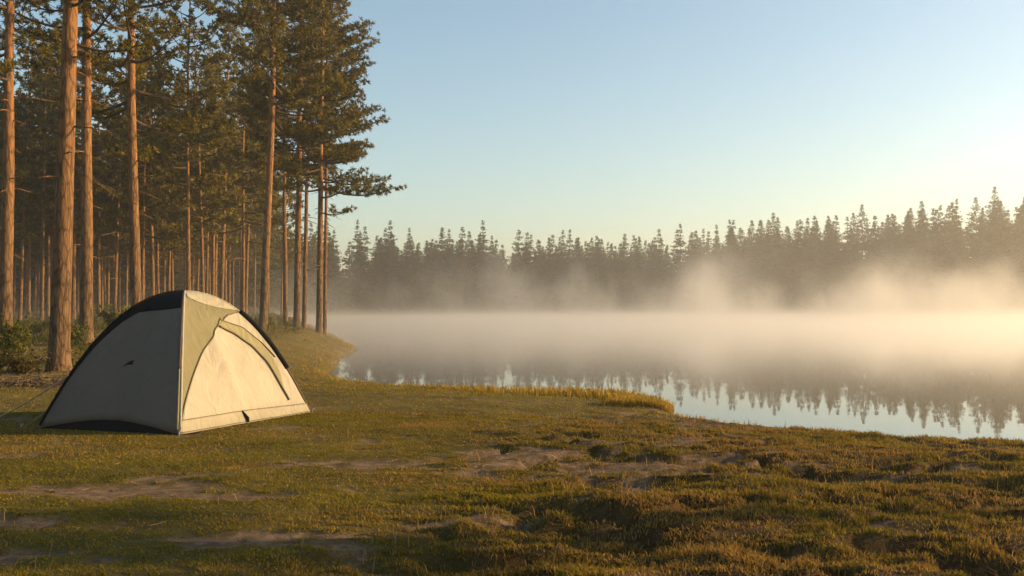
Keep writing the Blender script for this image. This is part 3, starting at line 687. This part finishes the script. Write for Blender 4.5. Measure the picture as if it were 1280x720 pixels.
# ------------------------------------------------------------------ air
def box_mesh(name, lo, hi, m_):
    x0, y0, z0 = lo; x1, y1, z1 = hi
    V = [(x0,y0,z0),(x1,y0,z0),(x1,y1,z0),(x0,y1,z0),(x0,y0,z1),(x1,y0,z1),(x1,y1,z1),(x0,y1,z1)]
    return mesh_np(name, V, Q=[(3,2,1,0),(4,5,6,7),(0,1,5,4),(1,2,6,5),(2,3,7,6),(3,0,4,7)], mats=[m_])
HAZE_D = .0014
m, nt, _, L = mat('haze_air'); pv = N(nt, 'ShaderNodeVolumePrincipled'); pv.inputs['Color'].default_value = (.95,.88,.75,1); pv.inputs['Density'].default_value = HAZE_D; pv.inputs['Anisotropy'].default_value = .55
out = N(nt, 'ShaderNodeOutputMaterial'); L.new(pv.outputs[0], out.inputs['Volume'])
obj('haze', box_mesh('haze', (-1250, -1250, -6), (1250, 1500, 45), m), kind='stuff', label='thin golden morning haze filling the air over the lake', category='haze')

def mist_material():
    m, nt, _, L = mat('lake_mist'); m.cycles.volume_step_rate = .35 if hasattr(m, 'cycles') else 1
    tc = N(nt, 'ShaderNodeTexCoord'); sp = N(nt, 'ShaderNodeSeparateXYZ'); L.new(tc.outputs['Object'], sp.inputs[0])
    def mth(op, a_, b_=None, c_=None, clamp=False):
        n = N(nt, 'ShaderNodeMath', operation=op); n.use_clamp = clamp
        for i, v in enumerate((a_, b_, c_)):
            if v is None: continue
            if isinstance(v, (int, float)): n.inputs[i].default_value = v
            else: L.new(v, n.inputs[i])
        return n.outputs[0]
    def mr(v, a_, b_, c_, d_):
        n = N(nt, 'ShaderNodeMapRange', interpolation_type='SMOOTHSTEP'); L.new(v, n.inputs[0])
        for i, q in enumerate((a_, b_, c_, d_)): n.inputs[i+1].default_value = q
        return n.outputs[0]
    x, y, z = sp.outputs
    v = mapping(nt, (.085, .045, .050)); pl = noise(nt, 1.0, 7, .62, v)
    v2 = mapping(nt, (.010, .010, .01)); big = noise(nt, 1.0, 1, .5, v2)
    low = mth('POWER', 2.718, mth('MULTIPLY', z, -2.5))                 # layer lying on the water
    lowd = mth('MULTIPLY', low, .075)
    hz = mr(z, 0, 17, 0, 1)
    pth = mth('SUBTRACT', mth('ADD', pl, mth('MULTIPLY', big, .28)), mth('MULTIPLY_ADD', hz, .30, .61))   # plumes thin out upwards
    pd = mth('MULTIPLY', mr(pth, 0, .16, 0, 1), mth('MULTIPLY', mth('MULTIPLY', mr(y, 60, 90, 0, 1), mr(y, 158, 135, 0, 1)), .030))
    hd = mth('MULTIPLY', mth('POWER', 2.718, mth('MULTIPLY', z, -.2)), .0020)
    d = mth('ADD', mth('ADD', lowd, pd), hd)
    fy = mr(y, 13, 36, 0, 1); fx = mr(x, -70, 110, .35, 1.7); ft = mr(z, 19, 13, 0, 1); fb = mr(y, 174, 160, 0, 1)
    d = mth('MULTIPLY', mth('MULTIPLY', d, fy), mth('MULTIPLY', mth('MULTIPLY', fx, ft), fb))
    p = N(nt, 'ShaderNodeVolumePrincipled'); p.inputs['Color'].default_value = (.97,.93,.88,1); p.inputs['Anisotropy'].default_value = .55; L.new(d, p.inputs['Density'])
    out = N(nt, 'ShaderNodeOutputMaterial'); L.new(p.outputs[0], out.inputs['Volume']); return m
mo = obj('mist', box_mesh('mist', (-45, 13, -.05), (240, 176, 19.3), mist_material()), kind='stuff', label='pale mist rising off the lake in soft plumes', category='mist')
mo.location = (0, 0, WZ)

# ------------------------------------------------------------------ light, sky, camera
w = bpy.data.worlds.new('World'); S.world = w; w.use_nodes = True; nt = w.node_tree; nt.nodes.clear()
sky = nt.nodes.new('ShaderNodeTexSky'); sky.sky_type = 'NISHITA'; sky.sun_disc = False; sky.sun_elevation = SUN_EL; sky.sun_rotation = SUN_AZ
sky.air_density = 1.1; sky.dust_density = .8; sky.ozone_density = 1.9
bg = nt.nodes.new('ShaderNodeBackground'); bg.inputs[1].default_value = .10; out = nt.nodes.new('ShaderNodeOutputWorld')
nt.links.new(mix(nt, 1.0, sky.outputs[0], (.925, 1.0, .955), 'MULTIPLY'), bg.inputs[0]); nt.links.new(bg.outputs[0], out.inputs[0])
sl = bpy.data.lights.new('sun', 'SUN'); sl.energy = 5.0; sl.angle = math.radians(.6); sl.color = (1.0, .69, .35)
so = bpy.data.objects.new('sun', sl); COL.objects.link(so); so.rotation_euler = Vector(SUN).to_track_quat('Z', 'Y').to_euler()
cd = bpy.data.cameras.new('camera'); cd.lens = 32; cd.sensor_width = 36; cd.clip_start = .05; cd.clip_end = 8000
co = bpy.data.objects.new('camera', cd); COL.objects.link(co); co.location = (0, 0, CAMZ)
co.rotation_euler = (math.radians(90)+math.atan((HY-360)/F), 0, 0); S.camera = co
S.view_settings.view_transform = 'Standard'; S.view_settings.look = 'None'; S.view_settings.exposure = 1.17; S.view_settings.gamma = 1
S.render.engine = 'CYCLES'
cy = S.cycles; cy.max_bounces = 6; cy.diffuse_bounces = 2; cy.glossy_bounces = 3; cy.transmission_bounces = 3; cy.volume_bounces = 1; cy.transparent_max_bounces = 4
cy.use_denoising = True; cy.denoiser = 'OPENIMAGEDENOISE'; cy.sample_clamp_indirect = 6; cy.volume_max_steps = 128
cy.use_adaptive_sampling = True; cy.adaptive_threshold = .02
